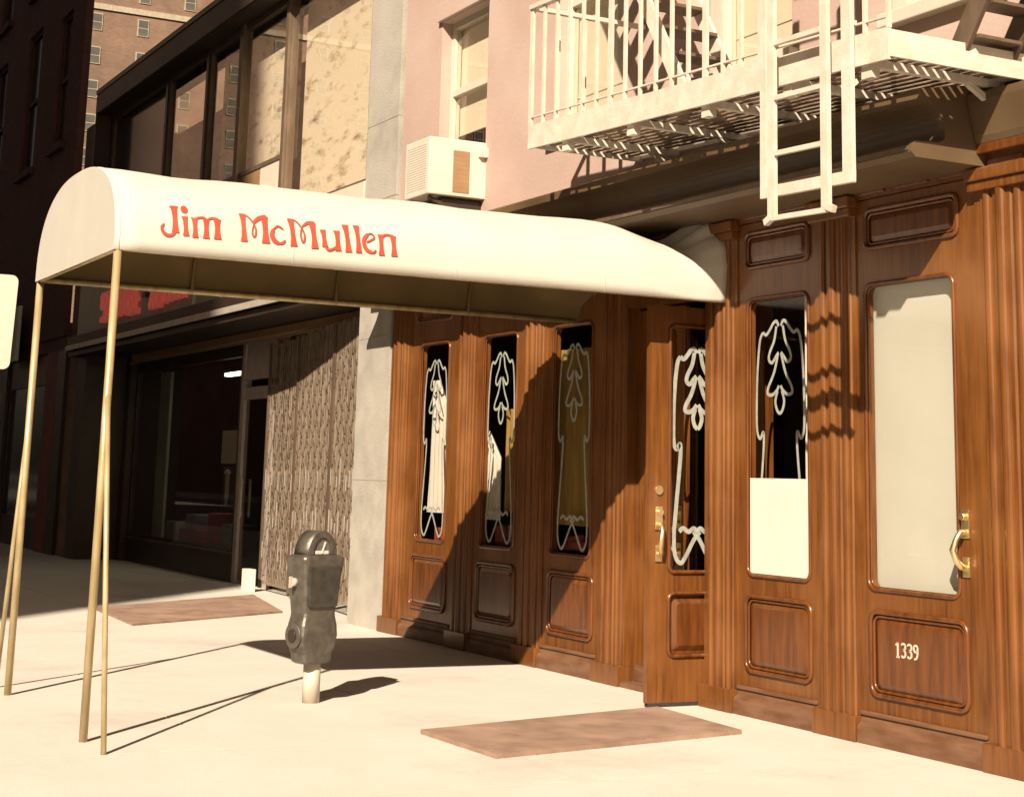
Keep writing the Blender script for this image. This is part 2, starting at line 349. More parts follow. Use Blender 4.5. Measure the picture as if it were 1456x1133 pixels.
def etching(x0,x1,z0,z1,y,parent,wd=.02):
    b=B(); cx=(x0+x1)/2; hw=(x1-x0)/2; H=z1-z0; wd*=.68
    for st in etch_half:
        for sg in (1,-1):
            y-=.0004
            P=catmull([(cx+sg*p[0]*hw,0,z0+p[1]*H) for p in st],6)
            prev=None
            for i,p in enumerate(P):
                d=(P[min(i+1,len(P)-1)]-P[max(i-1,0)]); d.normalize(); nrm=Vector((-d.z,0,d.x))*wd*.5
                a=b.bm.verts.new((p.x+nrm.x,y,p.z+nrm.z)); c=b.bm.verts.new((p.x-nrm.x,y,p.z-nrm.z))
                if prev: b.bm.faces.new((prev[0],prev[1],c,a))
                prev=(a,c)
    return b.build('etched_ornament','etch',parent)
def moulding_panel(x0,x1,z0,z1,name,parent,y=-.0,r=.055,mat='wood_panel'):
    b=B()
    ring(b,rrect(x0,x1,z0,z1,r),y-.006,.017)
    ring(b,rrect(x0+.028,x1-.028,z0+.028,z1-.028,r*.8),y+.0,.010)
    # raised field with sloping edge
    o=rrect(x0+.03,x1-.03,z0+.03,z1-.03,r*.75); i=rrect(x0+.075,x1-.075,z0+.075,z1-.075,r*.5)
    n=len(o); A=[b.bm.verts.new((p[0],y+.012,p[1])) for p in o]; C=[b.bm.verts.new((p[0],y-.010,p[1])) for p in i]
    for k in range(n): b.bm.faces.new((A[k],A[(k+1)%n],C[(k+1)%n],C[k]))
    b.bm.faces.new(C)
    return b.build(name,mat,parent)
GZ0,GZ1=.97,2.95
def bay(x0,x1,g0_,g1_,name='front_window',gz0=GZ0,gz1=GZ1,etch=True,transom=True,glassmat='glass',lower=True,pm=None):
    f=B(); pr=.07; g0=g0_-.025; g1=g1_+.02; q0=max(x0+.10,g0_-.09); q1=min(x1-.08,g1_+.075)
    holes=[rrect(g0,g1,gz0,gz1,pr)]
    if lower: holes.append(rrect(q0,q1,.31,.82,.07))
    top=3.10
    if transom:
        top=3.52; holes.append(rrect(q0,q1,3.19,3.44,.05))
    f.slab(rect(x0,x1,.17,top),holes,0,.07)
    fr=f.build(name,'wood',REST)
    b=B(); ring(b,rrect(g0-.004,g1+.004,gz0-.004,gz1+.004,pr),-.001,.014); ring(b,rrect(g0+.010,g1-.010,gz0+.010,gz1-.010,pr*.8),.014,.007)
    b.build('glazing_bead','wood_panel',fr)
    if lower: moulding_panel(q0-.004,q1+.004,.306,.824,'raised_panel',fr,.0,.07)
    if transom: moulding_panel(q0-.004,q1+.004,3.186,3.444,'transom_panel',fr,.0,.05)
    p=B(); p.poly([(q[0],.026,q[1]) for q in rrect(g0-.01,g1+.01,gz0-.01,gz1+.01,pr)]); p.build('pane',glassmat,fr)
    if etch: etching(g0+.035,g1-.035,gz0+.03,gz1-.13,.022,fr,.036 if etch is True else etch)
    # bottom rail drip
    b=B(); b.box(x0+.005,x1-.005,-.028,.0,.172,.20,bev=.008); b.build('bottom_ledge','wood_base',fr)
    return fr
bay(-15.98,-14.86,-15.72,-15.08)
bay(-14.42,-13.49,-14.27,-13.63)
bay(-13.04,-12.10,-12.90,-12.26)
bay(-10.12,-9.20,-9.98,-9.31)
d5=bay(-8.76,-7.62,-8.655,-7.86,'front_door',.965,2.94,etch=False,transom=True,glassmat='glass')
bay(-7.12,-5.9,-6.9,-6.1)
# frosted sheet behind the right hand door glass
f=B(); f.box(-8.70,-7.81,.085,.095,.92,3.04); f.build('roller_shade','frost',d5)
# house number painted on door
def digits(txt,x,z,h,parent,y):
    b=B()
    seg={'1':[[(.25,1),(.25,0)],[(.05,.82),(.25,1)],[(.1,0),(.4,0)]],
     '3':[[(.0,.9),(.2,1),(.42,.9),(.42,.65),(.2,.53),(.42,.42),(.42,.12),(.2,0),(0,.1)]],
     '9':[[(.42,.6),(.22,.48),(.02,.62),(.02,.88),(.22,1),(.42,.88),(.42,.35),(.3,.06),(.08,0)]]}
    for ch in txt:
        for st in seg[ch]:
            P=[Vector((x+p[0]*h,0,z+p[1]*h)) for p in st]; 
            for i in range(len(P)-1): b.bar((P[i].x,y,P[i].z),(P[i+1].x,y,P[i+1].z),.012,.004,(0,1,0))
        x+=h*.66
    return b.build('house_number','cream',parent)
digits('1339',-8.42,.565,.085,d5,-.0135)
def handle(parent,x,y,z,side=1,axis='x'):
    """ornate brass pull: back plates top and bottom and a curved grip. axis 'x': on a face looking -Y"""
    b=B()
    def P(a,out,zz):   # a along door, out from the face
        return (x+a*side, y-out, zz) if axis=='x' else (x+out, y+a*side, zz)
    def plate(z0,z1,w,t=.012):
        if axis=='x': b.box(x-w,x+w,y-t,y,z0,z1,bev=.004)
        else: b.box(x,x+t,y-w,y+w,z0,z1,bev=.004)
    plate(z+.02,z+.19,.034); plate(z-.21,z-.09,.030); 
    b.tube([P(0,.01,z+.06),P(0,.05,z+.055),P(-.012,.075,z+.01),P(-.03,.085,z-.05),P(-.02,.07,z-.11),P(0,.045,z-.15),P(0,.01,z-.155)],.02,8,rs=[.019,.022,.018,.023,.020,.022,.018])
    b.tube([P(0,.01,z+.15),P(0,.04,z+.15)],.022,10)
    return b.build('handle','brass',parent)
handle(d5,-7.775,0,1.30)
# open leaf standing out from the doorway
leaf=B(); Lx=-10.556
def yz_slab(b,outer,holes,xf,xb):
    b.slab(outer,holes,xf,xb)   # built facing -Y, rotated afterwards
HIN=.36; YF=-.50
yz_slab(leaf,rect(0,YF-HIN and (HIN-YF),.03,2.93),[rrect(.15,.68,.96,2.78,.05),rrect(.15,.68,.36,.80,.05)],0,.05)
leafm=Matrix(((0,-1,0,Lx),(-1,0,0,HIN),(0,0,1,0),(0,0,0,1)))
def place_leaf(b):
    for v in b.bm.verts: v.co=leafm@v.co
place_leaf(leaf); LEAF=leaf.build('open_door','wood',REST)
LEAF['label']='door leaf standing open at a right angle'
b=B(); ring(b,rrect(.146,.684,.956,2.784,.05),-.006,.016); ring(b,rrect(.146,.684,.356,.804,.05),-.006,.016); place_leaf(b); b.build('glazing_bead','wood_panel',LEAF)
b=B(); b.poly([(q[0],.03,q[1]) for q in rrect(.14,.69,.95,2.79,.05)]); place_leaf(b); b.build('pane','glass',LEAF)
b=B(); o=rrect(.18,.65,.39,.77,.04); i=rrect(.22,.61,.43,.73,.03); A=[b.bm.verts.new((p[0],.02,p[1])) for p in o]; C=[b.bm.verts.new((p[0],-.004,p[1])) for p in i]
for k in range(len(o)): b.bm.faces.new((A[k],A[(k+1)%len(o)],C[(k+1)%len(o)],C[k]))
b.bm.faces.new(C); b.bm.faces.new([b.bm.verts.new((p[0],.021,p[1])) for p in rrect(.15,.68,.36,.80,.05)])
place_leaf(b); b.build('raised_panel','wood_panel',LEAF)
# etched line on open leaf
b=B()
yy_=.026
for st in etch_half:
    for sg in (1,-1):
        yy_-=.0004
        P=catmull([(.415+sg*p[0]*.25,0,1.0+p[1]*1.66) for p in st],6); prev=None
        for i,p in enumerate(P):
            d=(P[min(i+1,len(P)-1)]-P[max(i-1,0)]); d.normalize(); nr=Vector((-d.z,0,d.x))*.017
            a=b.bm.verts.new((p.x+nr.x,yy_,p.z+nr.z)); c=b.bm.verts.new((p.x-nr.x,yy_,p.z-nr.z))
            if prev: b.bm.faces.new((prev[0],prev[1],c,a))
            prev=(a,c)
place_leaf(b); b.build('etched_ornament','etch',LEAF)
handle(LEAF,Lx+.002,HIN-.775,1.24,axis='y')
b=B(); b.tube([(Lx,HIN-.775,1.55),(Lx+.014,HIN-.775,1.55)],.034,14); b.build('door_lock','brass',LEAF)
b=B(); b.box(Lx-.05,Lx,-.49,.34,.004,.03); b.build('door_sweep','rubber',LEAF)
# closed leaf deeper in the doorway
b=B(); b.slab(rect(-11.66,-10.98,.05,3.0),[rrect(-11.52,-11.12,.96,2.8,.05),rrect(-11.52,-11.12,.36,.80,.05)],.10,.15); L2=b.build('inner_door','wood',REST)
b=B(); ring(b,rrect(-11.524,-11.116,.956,2.804,.05),.094,.015); b.build('glazing_bead','wood_panel',L2)
moulding_panel(-11.524,-11.116,.356,.804,'raised_panel',L2,.10)
b=B(); b.poly([(q[0],.13,q[1]) for q in rrect(-11.53,-11.11,.95,2.81,.05)]); b.build('pane','glass',L2)
etching(-11.49,-11.15,1.0,2.72,.126,L2,.03)
handle(L2,-11.04,.10,1.24)
b=B(); b.box(-11.658,-10.98,.085,.155,.046,.17,bev=.004); b.build('kick_board','wood_base',L2)
# base, threshold
for x0,x1 in ((-15.98,-14.86),(-14.42,-13.49),(-13.04,-12.10),(-10.12,-9.20),(-8.76,-7.62),(-7.12,-5.9)):
    b=B(); b.extrude_profile([(.1,0),(-.052,0),(-.052,.09),(-.046,.11),(-.02,.13),(-.012,.168),(.1,.168)],'x',x0+.003,x1-.003); b.build('base_board','wood_base',REST)
b=B(); b.box(-11.66,-10.54,-.05,.5,0,.045); b.build('threshold','wood_base',REST)
for x0,x1 in ((-11.72,-11.665),(-10.54,-10.5)):
    b=B(); b.box(x0,x1,.121,.6,0,3.1); b.build('door_jamb','wood',REST)
# head beam, frieze panels, cornice
b=B()
b.box(-16.48,-5.4,-.02,.12,3.525,3.70)
b.box(-11.66,-10.54,-.02,.12,3.02,3.525)
b.box(-16.48,-5.4,-.10,.12,3.64,3.70,bev=.01)
for i in range(26):
    x=-16.3+i*.42; b.box(x,x+.30,-.035,-.021,3.55,3.61,bev=.006)
b.build('frieze','wood_panel',REST)
b=B()
prof=[(.12,3.57),(-.585,3.57),(-.60,3.585),(-.62,3.60),(-.62,3.645),(-.60,3.66),(-.585,3.67),(-.40,3.68),(-.355,3.70)]
for k in range(9):
    t=k/8*math.pi/2; prof.append((-.345-.16*(1-math.cos(t)),3.73+.19*math.sin(t)))
prof+=[(-.55,3.925),(-.55,3.985),(-.53,4.0),(.12,4.12)]
b.extrude_profile(prof,'x',-16.5,-7.5,smooth=False); b.build('cornice','cornice',REST)
b=B(); b.box(-16.48,-7.52,-.629,-.621,3.612,3.636); b.build('cornice_fillet','mullion',REST)
b=B(); b.extrude_profile([(.3,3.70),(-.10,3.70),(-.12,3.74),(-.17,3.95),(-.17,4.0),(.3,4.098)],'x',-7.49,-3); b.build('side_cornice','cornice',REST)
# upper wall with window openings
wins=[(-15.5,-14.4,4.82,6.38),(-13.0,-11.75,4.75,7.2),(-10.5,-9.45,4.75,7.2),(-8.35,-7.3,4.75,7.2)]
b=B(); b.slab(rect(-16.44,-3,4.10,9.5),[rect(*w_) for w_ in wins],0,.30)
b.build('upper_wall','pink',REST)
b=B(); b.box(-5.4,-3,-.02,.5,0,3.70); b.build('side_wall','pink',REST)
b=B(); b.box(-16.2,-3,9.5,9.8,0,9.5); b.box(-3.2,-3,.3,9.5,0,9.5); b.box(-16.44,-3,0.3,9.8,9.4,9.6); b.build('rear_wall','dark_in',REST)
for i,(x0,x1,z0,z1) in enumerate(wins):
    b=B(); fw=.07
    zt=z1
    b.box(x0,x0+fw,.12,.2,z0,zt); b.box(x1-fw,x1,.12,.2,z0,zt); b.box(x0+fw,x1-fw,.12,.2,zt-fw,zt); b.box(x0+fw,x1-fw,.12,.2,z0,z0+fw)
    mz=(z0+zt)/2; b.box(x0+fw,x1-fw,.115,.19,mz-.035,mz+.035)
    fr=b.build('upper_window','cream',REST)
    b=B(); b.box(x0+fw,x1-fw,.155,.16,z0+fw,mz-.035); b.box(x0+fw,x1-fw,.155,.16,mz+.035,zt-fw); b.build('pane','glass',fr)
    b=B(); b.box(x0-.07,x1+.07,-.09,.12,z0-.10,z0,bev=.01); b.build('sill','cream',fr)
    b=B(); b.box(x0-.04,x1+.04,-.05,-.002,z1+.002,z1+.2,bev=.01); b.build('lintel','pink',fr)
    b=B()
    # pleated blind just inside
    prof=[(x0+.02,.215)]; n=14
    b.box(x0+.02,x1-.02,.22,.228,z0+.02 if i else z0+.35,zt-.02); b.box(x0+.02,x1-.02,.212,.232,(z0+.35 if i else z0+.35)-.02,(z0+.35))
    tag(b.build('window_blind','roller'),['cream roller blind in the narrow upper window above the air conditioner','cream blind behind the left end of the fire escape','cream blind in the upper window behind the middle of the fire escape','cream blind in the upper window behind the drop ladder'][i],'blind')
# dark rooms behind glass
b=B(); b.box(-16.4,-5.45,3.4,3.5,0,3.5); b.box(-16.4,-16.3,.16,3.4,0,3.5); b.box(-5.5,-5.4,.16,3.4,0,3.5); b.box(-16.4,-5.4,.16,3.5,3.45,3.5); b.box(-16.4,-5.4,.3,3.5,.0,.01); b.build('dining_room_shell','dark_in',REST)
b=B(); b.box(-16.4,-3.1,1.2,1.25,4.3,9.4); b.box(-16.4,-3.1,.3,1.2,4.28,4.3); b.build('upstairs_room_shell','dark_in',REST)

# curtains behind restaurant glass
def curtain(x0,x1,z0,z1,y,mat,label,shape=None,group=None):
    b=B(); n=28; zs=[z0+(z1-z0)*k/10 for k in range(11)]; prev=None
    for k,z in enumerate(zs):
        row=[]
        t=k/10
        a,c=(x0,x1) if not shape else shape(t)
        for j in range(n+1):
            s=j/n; row.append(b.bm.verts.new((a+(c-a)*s, y+.018*math.sin(s*34+.7*math.sin(t*3)), z)))
        if prev:
            for j in range(n): b.bm.faces.new((prev[j],prev[j+1],row[j+1],row[j])).smooth=True
        prev=row
    return tag(b.build('curtain',mat,recalc=False),label,'curtain',group)
curtain(-15.75,-15.1,1.25,2.58,.085,'curtain','white curtain inside the leftmost etched window next to the concrete pier',lambda t:(-15.66+.06*t,-15.12-.28*max(0,t-.72)/.28-.05*t))
curtain(-14.35,-13.98,1.22,2.05,.085,'curtain','narrow white curtain gathered at the left edge of the second etched window',lambda t:(-14.42,-14.05-.26*max(0,t-.7)/.3))
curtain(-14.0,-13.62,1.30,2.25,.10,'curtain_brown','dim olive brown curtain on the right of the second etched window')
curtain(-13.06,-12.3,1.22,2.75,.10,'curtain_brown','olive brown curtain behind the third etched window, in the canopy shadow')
b=B(); b.box(-13.98,-13.5,.14,.3,.96,1.18,bev=.01); tag(b.build('sill_box','clutter_grey'),'grey box lying on the sill of the second etched window','box')
b=B(); b.box(-14.22,-14.05,.12,.26,.98,1.18,bev=.03); tag(b.build('cushion','clutter_red'),'small reddish cushion on the sill of the second etched window','cushion')
b=B(); b.tube([(-12.88,.13,1.02),(-12.7,.13,1.06),(-12.5,.14,1.03)],.05,8); b.tube([(-12.84,.14,1.10),(-12.6,.13,1.12)],.03,8); tag(b.build('red_cloth','clutter_red'),'bright red cloth on the sill of the third etched window','cloth')
b=B(); b.box(-15.55,-15.05,.12,.35,.97,1.10,bev=.02); tag(b.build('sill_cushion','clutter_red'),'dark red cushion on the sill behind the leftmost etched window','cushion')
curtain(-9.42,-9.31,1.0,2.95,.075,'curtain','thin white curtain strip down the right side of the window with the menu board')
b=B(); b.box(-9.985,-9.305,.004,.010,.985,1.655); tag(b.build('notice_board','paper'),'blank white board filling the foot of the etched window right of the doorway','notice')

# ------------------------------------------------------------------ canopy
CX,CA,CH,CZ=-11.363,1.123,.65,2.95; YFRONT=-4.69; EX=2.55
CAN=thing('entrance_canopy','long cream canvas canopy lettered in red, reaching from the doorway to two thin poles','canopy',(CX,YFRONT,0))
def arch(t):  # t 0..1 from near(+x) bottom over the top to far bottom
    a=math.pi*t; c,s=math.cos(a),math.sin(a)
    return CX+CA*math.copysign(abs(c)**(2/EX),c), CZ+CH*abs(s)**(2/EX)
def lerp_prof(P,t):
    k=t*(len(P)-1); i=min(int(k),len(P)-2); f=k-i
    return P[i][0]*(1-f)+P[i+1][0]*f, P[i][1]*(1-f)+P[i+1][1]*f
def endA(t):   # where the cover starts to gather, a little off the wall
    return lerp_prof([(-10.24,2.95),(-10.25,3.08),(-10.28,3.20),(-10.36,3.30),(-10.52,3.36),(-10.75,3.40),(-11.1,3.44),(-11.5,3.42),(-12.0,3.32),(-12.4,3.12),(-12.486,2.95)],t)
def endB(t):   # pulled up to a peak where it is laced to the wall
    return lerp_prof([(-10.24,2.95),(-10.22,3.10),(-10.21,3.24),(-10.24,3.40),(-10.36,3.53),(-10.50,3.64),(-10.78,3.55),(-11.1,3.47),(-11.8,3.34),(-12.4,3.12),(-12.486,2.95)],t)
NT=56; ysec=[YFRONT+ (4.69-1.0)*k/22 for k in range(23)]+[-1.0+.97*k/18 for k in range(1,19)]
def cover(b,shr=0):
    rows=[]
    for y in ysec:
        s=max(0,min(1,(y+.78)/.50)); s=s*s*(3-2*s); q=max(0,min(1,(y+.30)/.27)); q=q*q*(3-2*q)
        row=[]
        for j in range(NT+1):
            t=j/NT; ax,az=arch(t); ex,ez=endA(t); fx,fz_=endB(t)
            ex=ex*(1-q)+fx*q; ez=ez*(1-q)+fz_*q
            wv=.004*math.sin(y*9+t*11)+.012*s*math.sin(t*61+y*3)+.022*q*math.sin(t*47+1)+.012*q*math.sin(t*83+y*20)+.010*math.exp(-((y+.9)/.3)**2)*math.sin(t*40)
            sag=-.014*math.sin(math.pi*((y+4.69)/1.17%1))**2*math.sin(math.pi*t)**2*(1-s)
            px=ax*(1-s)+ex*s; pz=az*(1-s)+ez*s+sag+wv*math.sin(math.pi*t)
            px=CX+(px-CX)*(1-shr); pz=CZ+(pz-CZ)*(1-shr*1.6)
            row.append(b.bm.verts.new((px,y,pz)))
        rows.append(row)
    for i in range(len(rows)-1):
        for j in range(NT): b.bm.faces.new((rows[i][j],rows[i][j+1],rows[i+1][j+1],rows[i+1][j])).smooth=True
    return rows
b=B(); cover(b); cv=b.build('canvas_cover','canvas',CAN)
md=cv.modifiers.new('thick','SOLIDIFY'); md.thickness=.008; md.offset=0
b=B(); cover(b,.010); b.build('shade_lining','shade_lining',CAN)  # inner sheet added to hold the painted shade under the canvas
b=B(); fr=[b.bm.verts.new((arch(j/NT)[0],YFRONT+.002,arch(j/NT)[1])) for j in range(NT+1)]; b.bm.faces.new(fr)
ec=b.build('end_cover','canvas',CAN); md=ec.modifiers.new('thick','SOLIDIFY'); md.thickness=.008; md.offset=0
b=B(); fr=[b.bm.verts.new((CX+(arch(j/NT)[0]-CX)*.985,YFRONT+.014,CZ+(arch(j/NT)[1]-CZ)*.98)) for j in range(NT+1)]; b.bm.faces.new(fr); b.build('end_shade_lining','shade_lining',CAN)  # same painted shade behind the front end
# lettering painted on the near side
def profx(z):
    q=max(0,min(.999,(z-CZ)/CH)); return CX+CA*(1-q**EX)**(1/EX)
LET=[('s', [(-4.3087, 3.2683), (-4.3034, 3.0899)], 0.0373), ('c', [(-4.3376, 3.2641), (-4.2793, 3.2662)], 0.012), ('c', [(-4.304, 3.0998), (-4.3214, 3.0758), (-4.3551, 3.0689), (-4.3854, 3.0898), (-4.3924, 3.119), (-4.3776, 3.1428)], 0.0173), ('s', [(-4.241, 3.2059), (-4.2326, 3.0752)], 0.032), ('d', [(-4.2402, 3.2538)], 0.016), ('s', [(-4.1766, 3.1996), (-4.1722, 3.0706)], 0.032), ('s', [(-4.0994, 3.2008), (-4.1003, 3.0709)], 0.0346), ('s', [(-4.026, 3.2078), (-4.0242, 3.0727)], 0.04), ('c', [(-4.1985, 3.2025), (-4.1762, 3.1946), (-4.1449, 3.2065), (-4.1128, 3.2096), (-4.0926, 3.1951)], 0.012), ('c', [(-4.0988, 3.1907), (-4.0612, 3.2108), (-4.0157, 3.2101)], 0.012), ('s', [(-3.8484, 3.2633), (-3.844, 3.0751)], 0.0346), ('c', [(-3.8681, 3.2614), (-3.835, 3.2608), (-3.8048, 3.2419), (-3.7789, 3.206), (-3.7631, 3.1628), (-3.7698, 3.1174), (-3.7859, 3.1198), (-3.7857, 3.1632), (-3.766, 3.2137)], 0.0093), ('c', [(-3.7765, 3.2101), (-3.7345, 3.2449), (-3.6822, 3.2654)], 0.0213), ('s', [(-3.6994, 3.2612), (-3.6957, 3.0769)], 0.0426), ('c', [(-3.5713, 3.1807), (-3.6074, 3.2005), (-3.6436, 3.1739)], 0.012), ('c', [(-3.6411, 3.1767), (-3.6523, 3.1372), (-3.6368, 3.1001), (-3.6037, 3.0825)], 0.0266), ('c', [(-3.609, 3.0821), (-3.5824, 3.087), (-3.5592, 3.1071)], 0.0133), ('s', [(-3.5133, 3.2611), (-3.5006, 3.0737)], 0.0373), ('c', [(-3.5336, 3.2592), (-3.4928, 3.2579), (-3.4645, 3.2386), (-3.4393, 3.1995), (-3.4233, 3.1556), (-3.4293, 3.1136), (-3.4429, 3.1124), (-3.4508, 3.1595), (-3.4359, 3.2128), (-3.406, 3.2429)], 0.0107), ('c', [(-3.4268, 3.2227), (-3.3897, 3.247), (-3.3433, 3.2541)], 0.0173), ('s', [(-3.3637, 3.2495), (-3.3519, 3.0713)], 0.04), ('s', [(-3.2913, 3.2068), (-3.2799, 3.0906)], 0.0333), ('c', [(-3.2859, 3.1005), (-3.2596, 3.0716), (-3.2227, 3.08), (-3.1894, 3.109)], 0.0133), ('s', [(-3.1915, 3.2096), (-3.1861, 3.0702)], 0.036), ('s', [(-3.1239, 3.2592), (-3.1107, 3.0689)], 0.0373), ('s', [(-3.0425, 3.263), (-3.0364, 3.0701)], 0.0346), ('c', [(-2.9778, 3.1489), (-2.9459, 3.165), (-2.9171, 3.1874), (-2.9353, 3.2122), (-2.9663, 3.2067)], 0.0107), ('c', [(-2.9607, 3.2086), (-2.9904, 3.1755), (-2.9969, 3.1314), (-2.9753, 3.0938), (-2.9407, 3.0797)], 0.024), ('c', [(-2.9492, 3.079), (-2.9266, 3.0822), (-2.9103, 3.0995)], 0.012), ('s', [(-2.8696, 3.213), (-2.8704, 3.0673)], 0.0346), ('c', [(-2.8867, 3.2114), (-2.8632, 3.1963), (-2.8296, 3.2153), (-2.7719, 3.2126)], 0.0133), ('s', [(-2.7791, 3.212), (-2.7759, 3.0688)], 0.0373)]
b=B()
def ribbon(P,wf,off):
    prev=None; k=len(P)
    for i,p in enumerate(P):
        d=(P[min(i+1,k-1)]-P[max(i-1,0)]); d.normalize(); n=Vector((-d.y,d.x)); w=wf(i/(k-1))/2
        a=p+n*w; c=p-n*w
        A=b.bm.verts.new((profx(a.y)+off,a.x,a.y)); C=b.bm.verts.new((profx(c.y)+off,c.x,c.y))
        if prev: b.bm.faces.new((prev[0],prev[1],C,A))
        prev=(A,C)
off=.011
for li,(kind,pts,w_) in enumerate(LET):
    if li==10: b.build('lettering','red',CAN); b=B()
    off+=.00008
    P=[Vector(p) for p in pts]
    if kind=='s':
        Q=[P[0].lerp(P[-1],k/9) for k in range(10)]; ribbon(Q,lambda t:w_*(.82+.55*abs(2*t-1)**2.2),off)
    elif kind=='c':
        Q=[Vector((q.x,q.y)) for q in catmull([(p.x,p.y,0) for p in P],6)]; ribbon(Q,lambda t:w_*(.75+.5*math.sin(math.pi*t)),off)
    else:
        c=P[0]; vs=[b.bm.verts.new((profx(c.y+.027*math.sin(a))+off,c.x+.024*math.cos(a),c.y+.027*math.sin(a))) for a in [math.pi*2*k/12 for k in range(12)]]; b.bm.faces.new(vs)
b.build('lettering','red',CAN)
# frame
for sx in (-10.262,-12.464):
    b=B(); b.tube([(sx,YFRONT+.02,2.965),(sx,-.06,2.965)],.021,10); b.build('bottom_rail','tube',CAN)
b=B(); b.tube([(-12.464,YFRONT+.03,2.965),(-10.262,YFRONT+.03,2.965)],.021,10); b.build('front_rail','tube',CAN)
for y in (YFRONT+.03,-3.5,-2.3,-1.1):
    b=B(); b.tube([(CX+(arch(k/24)[0]-CX)*.975,y,CZ+(arch(k/24)[1]-CZ)*.965) for k in range(25)],.013,8); b.build('hoop','shade_lining',CAN)
    b=B(); b.tube([(CX+(arch(k/30)[0]-CX)*1.003,y,CZ+(arch(k/30)[1]-CZ)*1.004) for k in range(31)],.0045,6); b.build('seam','canvas',CAN)
for sx in (-10.262,-12.464):
    b=B(); b.tube([(sx,YFRONT+.03,0.0),(sx,YFRONT+.03,2.95)],.026,12); b.build('post','tube',CAN)
b=B(); b.tube([(-10.262,YFRONT+.03,2.09),(-9.78,YFRONT+.03,.0)],.017,10); b.build('brace','tube',CAN)
b=B(); b.tube([(-12.464,YFRONT+.03,1.98),(-12.9,YFRONT+.03,.0)],.017,10); b.build('brace','tube',CAN)

# ------------------------------------------------------------------ fire escape
FE=thing('fire_escape','white iron fire escape balcony with railing and drop ladder above the restaurant front','fire escape',(-9.2,0,4))
FL,FRr,FY=-11.45,-7.12,-1.10
def fz(x): return 4.30-(x-FL)*.0425     # slight fall to the right
b=B(); b.bar((FL,FY,fz(FL)),(FRr,FY,fz(FRr)),.022,.19); b.build('outer_beam','white_iron',FE)
b=B(); b.bar((FL,FY,fz(FL)),(FL,-.02,fz(FL)),.022,.16); b.build('end_beam','white_iron',FE); b=B(); b.bar((FRr,FY,fz(FRr)),(FRr,-.02,fz(FRr)),.022,.16); b.build('end_beam','white_iron',FE)
b=B(); b.bar((FL,-.04,fz(FL)),(FRr,-.04,fz(FRr)),.02,.12); b.build('wall_beam','white_iron',FE)
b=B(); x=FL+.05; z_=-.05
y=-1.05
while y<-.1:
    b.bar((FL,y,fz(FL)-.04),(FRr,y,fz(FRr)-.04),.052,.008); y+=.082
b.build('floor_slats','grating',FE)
for x in (FL+.55,FL+1.5,FL+2.45,FL+3.35,FL+4.1):
    b=B(); b.bar((x,-1.09,fz(x)-.075),(x,-.02,fz(x)-.075),.05,.05)
    b.bar((x,-.30,fz(x)-.09),(x,-.0,fz(x)-.26),.035,.035); b.bar((x,-.02,fz(x)-.08),(x,-.02,fz(x)-.3),.05,.03); b.bar((x,-1.05,fz(x)-.05),(x,-1.05,fz(x)-.17),.09,.06)
    b.build('bracket','white_iron',FE)
x=FL+.02; k=0
while x<FRr:
    if not(-8.3<x<-7.40):
        b=B(); b.bar((x,FY,fz(x)+.09),(x,FY,fz(x)+1.08),.024 if k%6 else .045,.024); b.build('baluster','white_iron',FE)
    x+=.205; k+=1
b=B(); b.bar((FL,FY,fz(FL)+1.08),(FRr,FY,fz(FRr)+1.08),.056,.035); b.bar((FL,FY,fz(FL)+.16),(FRr,FY,fz(FRr)+.16),.022,.012); 
b.bar((FL,FY,fz(FL)+1.08),(FL,-.02,fz(FL)+1.08),.05,.035); b.build('handrail','white_iron',FE)
for yy in (-.85,-.6,-.35):
    b=B(); b.bar((FL,yy,fz(FL)+.08),(FL,yy,fz(FL)+1.08),.03); b.build('baluster','white_iron',FE)
# drop ladder in its guide frame
LX0,LX1=-8.20,-7.56
b=B()
for x,zb,w_ in ((LX0-.03,3.37,.06),(LX1+.14,3.34,.085)):
    b.bar((x,FY-.06,zb),(x,FY-.06,6.4),w_,.03,(0,1,0))
b.bar((LX0-.055,FY-.06,3.39),(LX1+.18,FY-.06,3.37),.036,.07); b.build('ladder_guide','white_iron',FE)
b=B()
for x in (LX0+.10,LX1-.02):
    b.bar((x,FY-.10,3.21),(x,FY-.10,6.2),.065,.03,(0,1,0)); b.bar((x,FY-.10,3.22),(x+(-.07 if x<-7.8 else .07),FY-.10,3.19),.034,.04)
zz=3.21
for k in range(10):
    b.bar((LX0+.10,FY-.10,zz),(LX1-.02,FY-.10,zz-.015),.028,.03); zz+=.35 if k else .40
b.build('drop_ladder','white_iron',FE)
b=B(); b.bar((LX0-.03,FY-.06,3.9),(LX0-.03,FY,3.95),.03); b.bar((LX1+.14,FY-.06,3.9),(LX1+.14,FY,3.95),.03); b.bar((LX0-.03,FY-.06,4.3),(LX0-.03,FY,4.3),.03); b.bar((LX1+.14,FY-.06,4.3),(LX1+.14,FY,4.3),.03); b.build('ladder_clamp','white_iron',FE)
# flight of steps rising to the next balcony
b=B(); a=Vector((-9.4,-.70,4.27)); c=Vector((-11.3,-.70,7.2))
for yy in (-.98,-.50):
    b=B(); b.bar((a.x,yy,a.z),(c.x,yy,c.z),.03,.12); b.build('stair_stringer','white_iron',FE)
for k in range(13):
    p=a.lerp(c,(k+.5)/13); b=B(); b.box(p.x-.10,p.x+.10,-.965,-.515,p.z-.012,p.z+.012); b.build('stair_tread','mullion',FE)
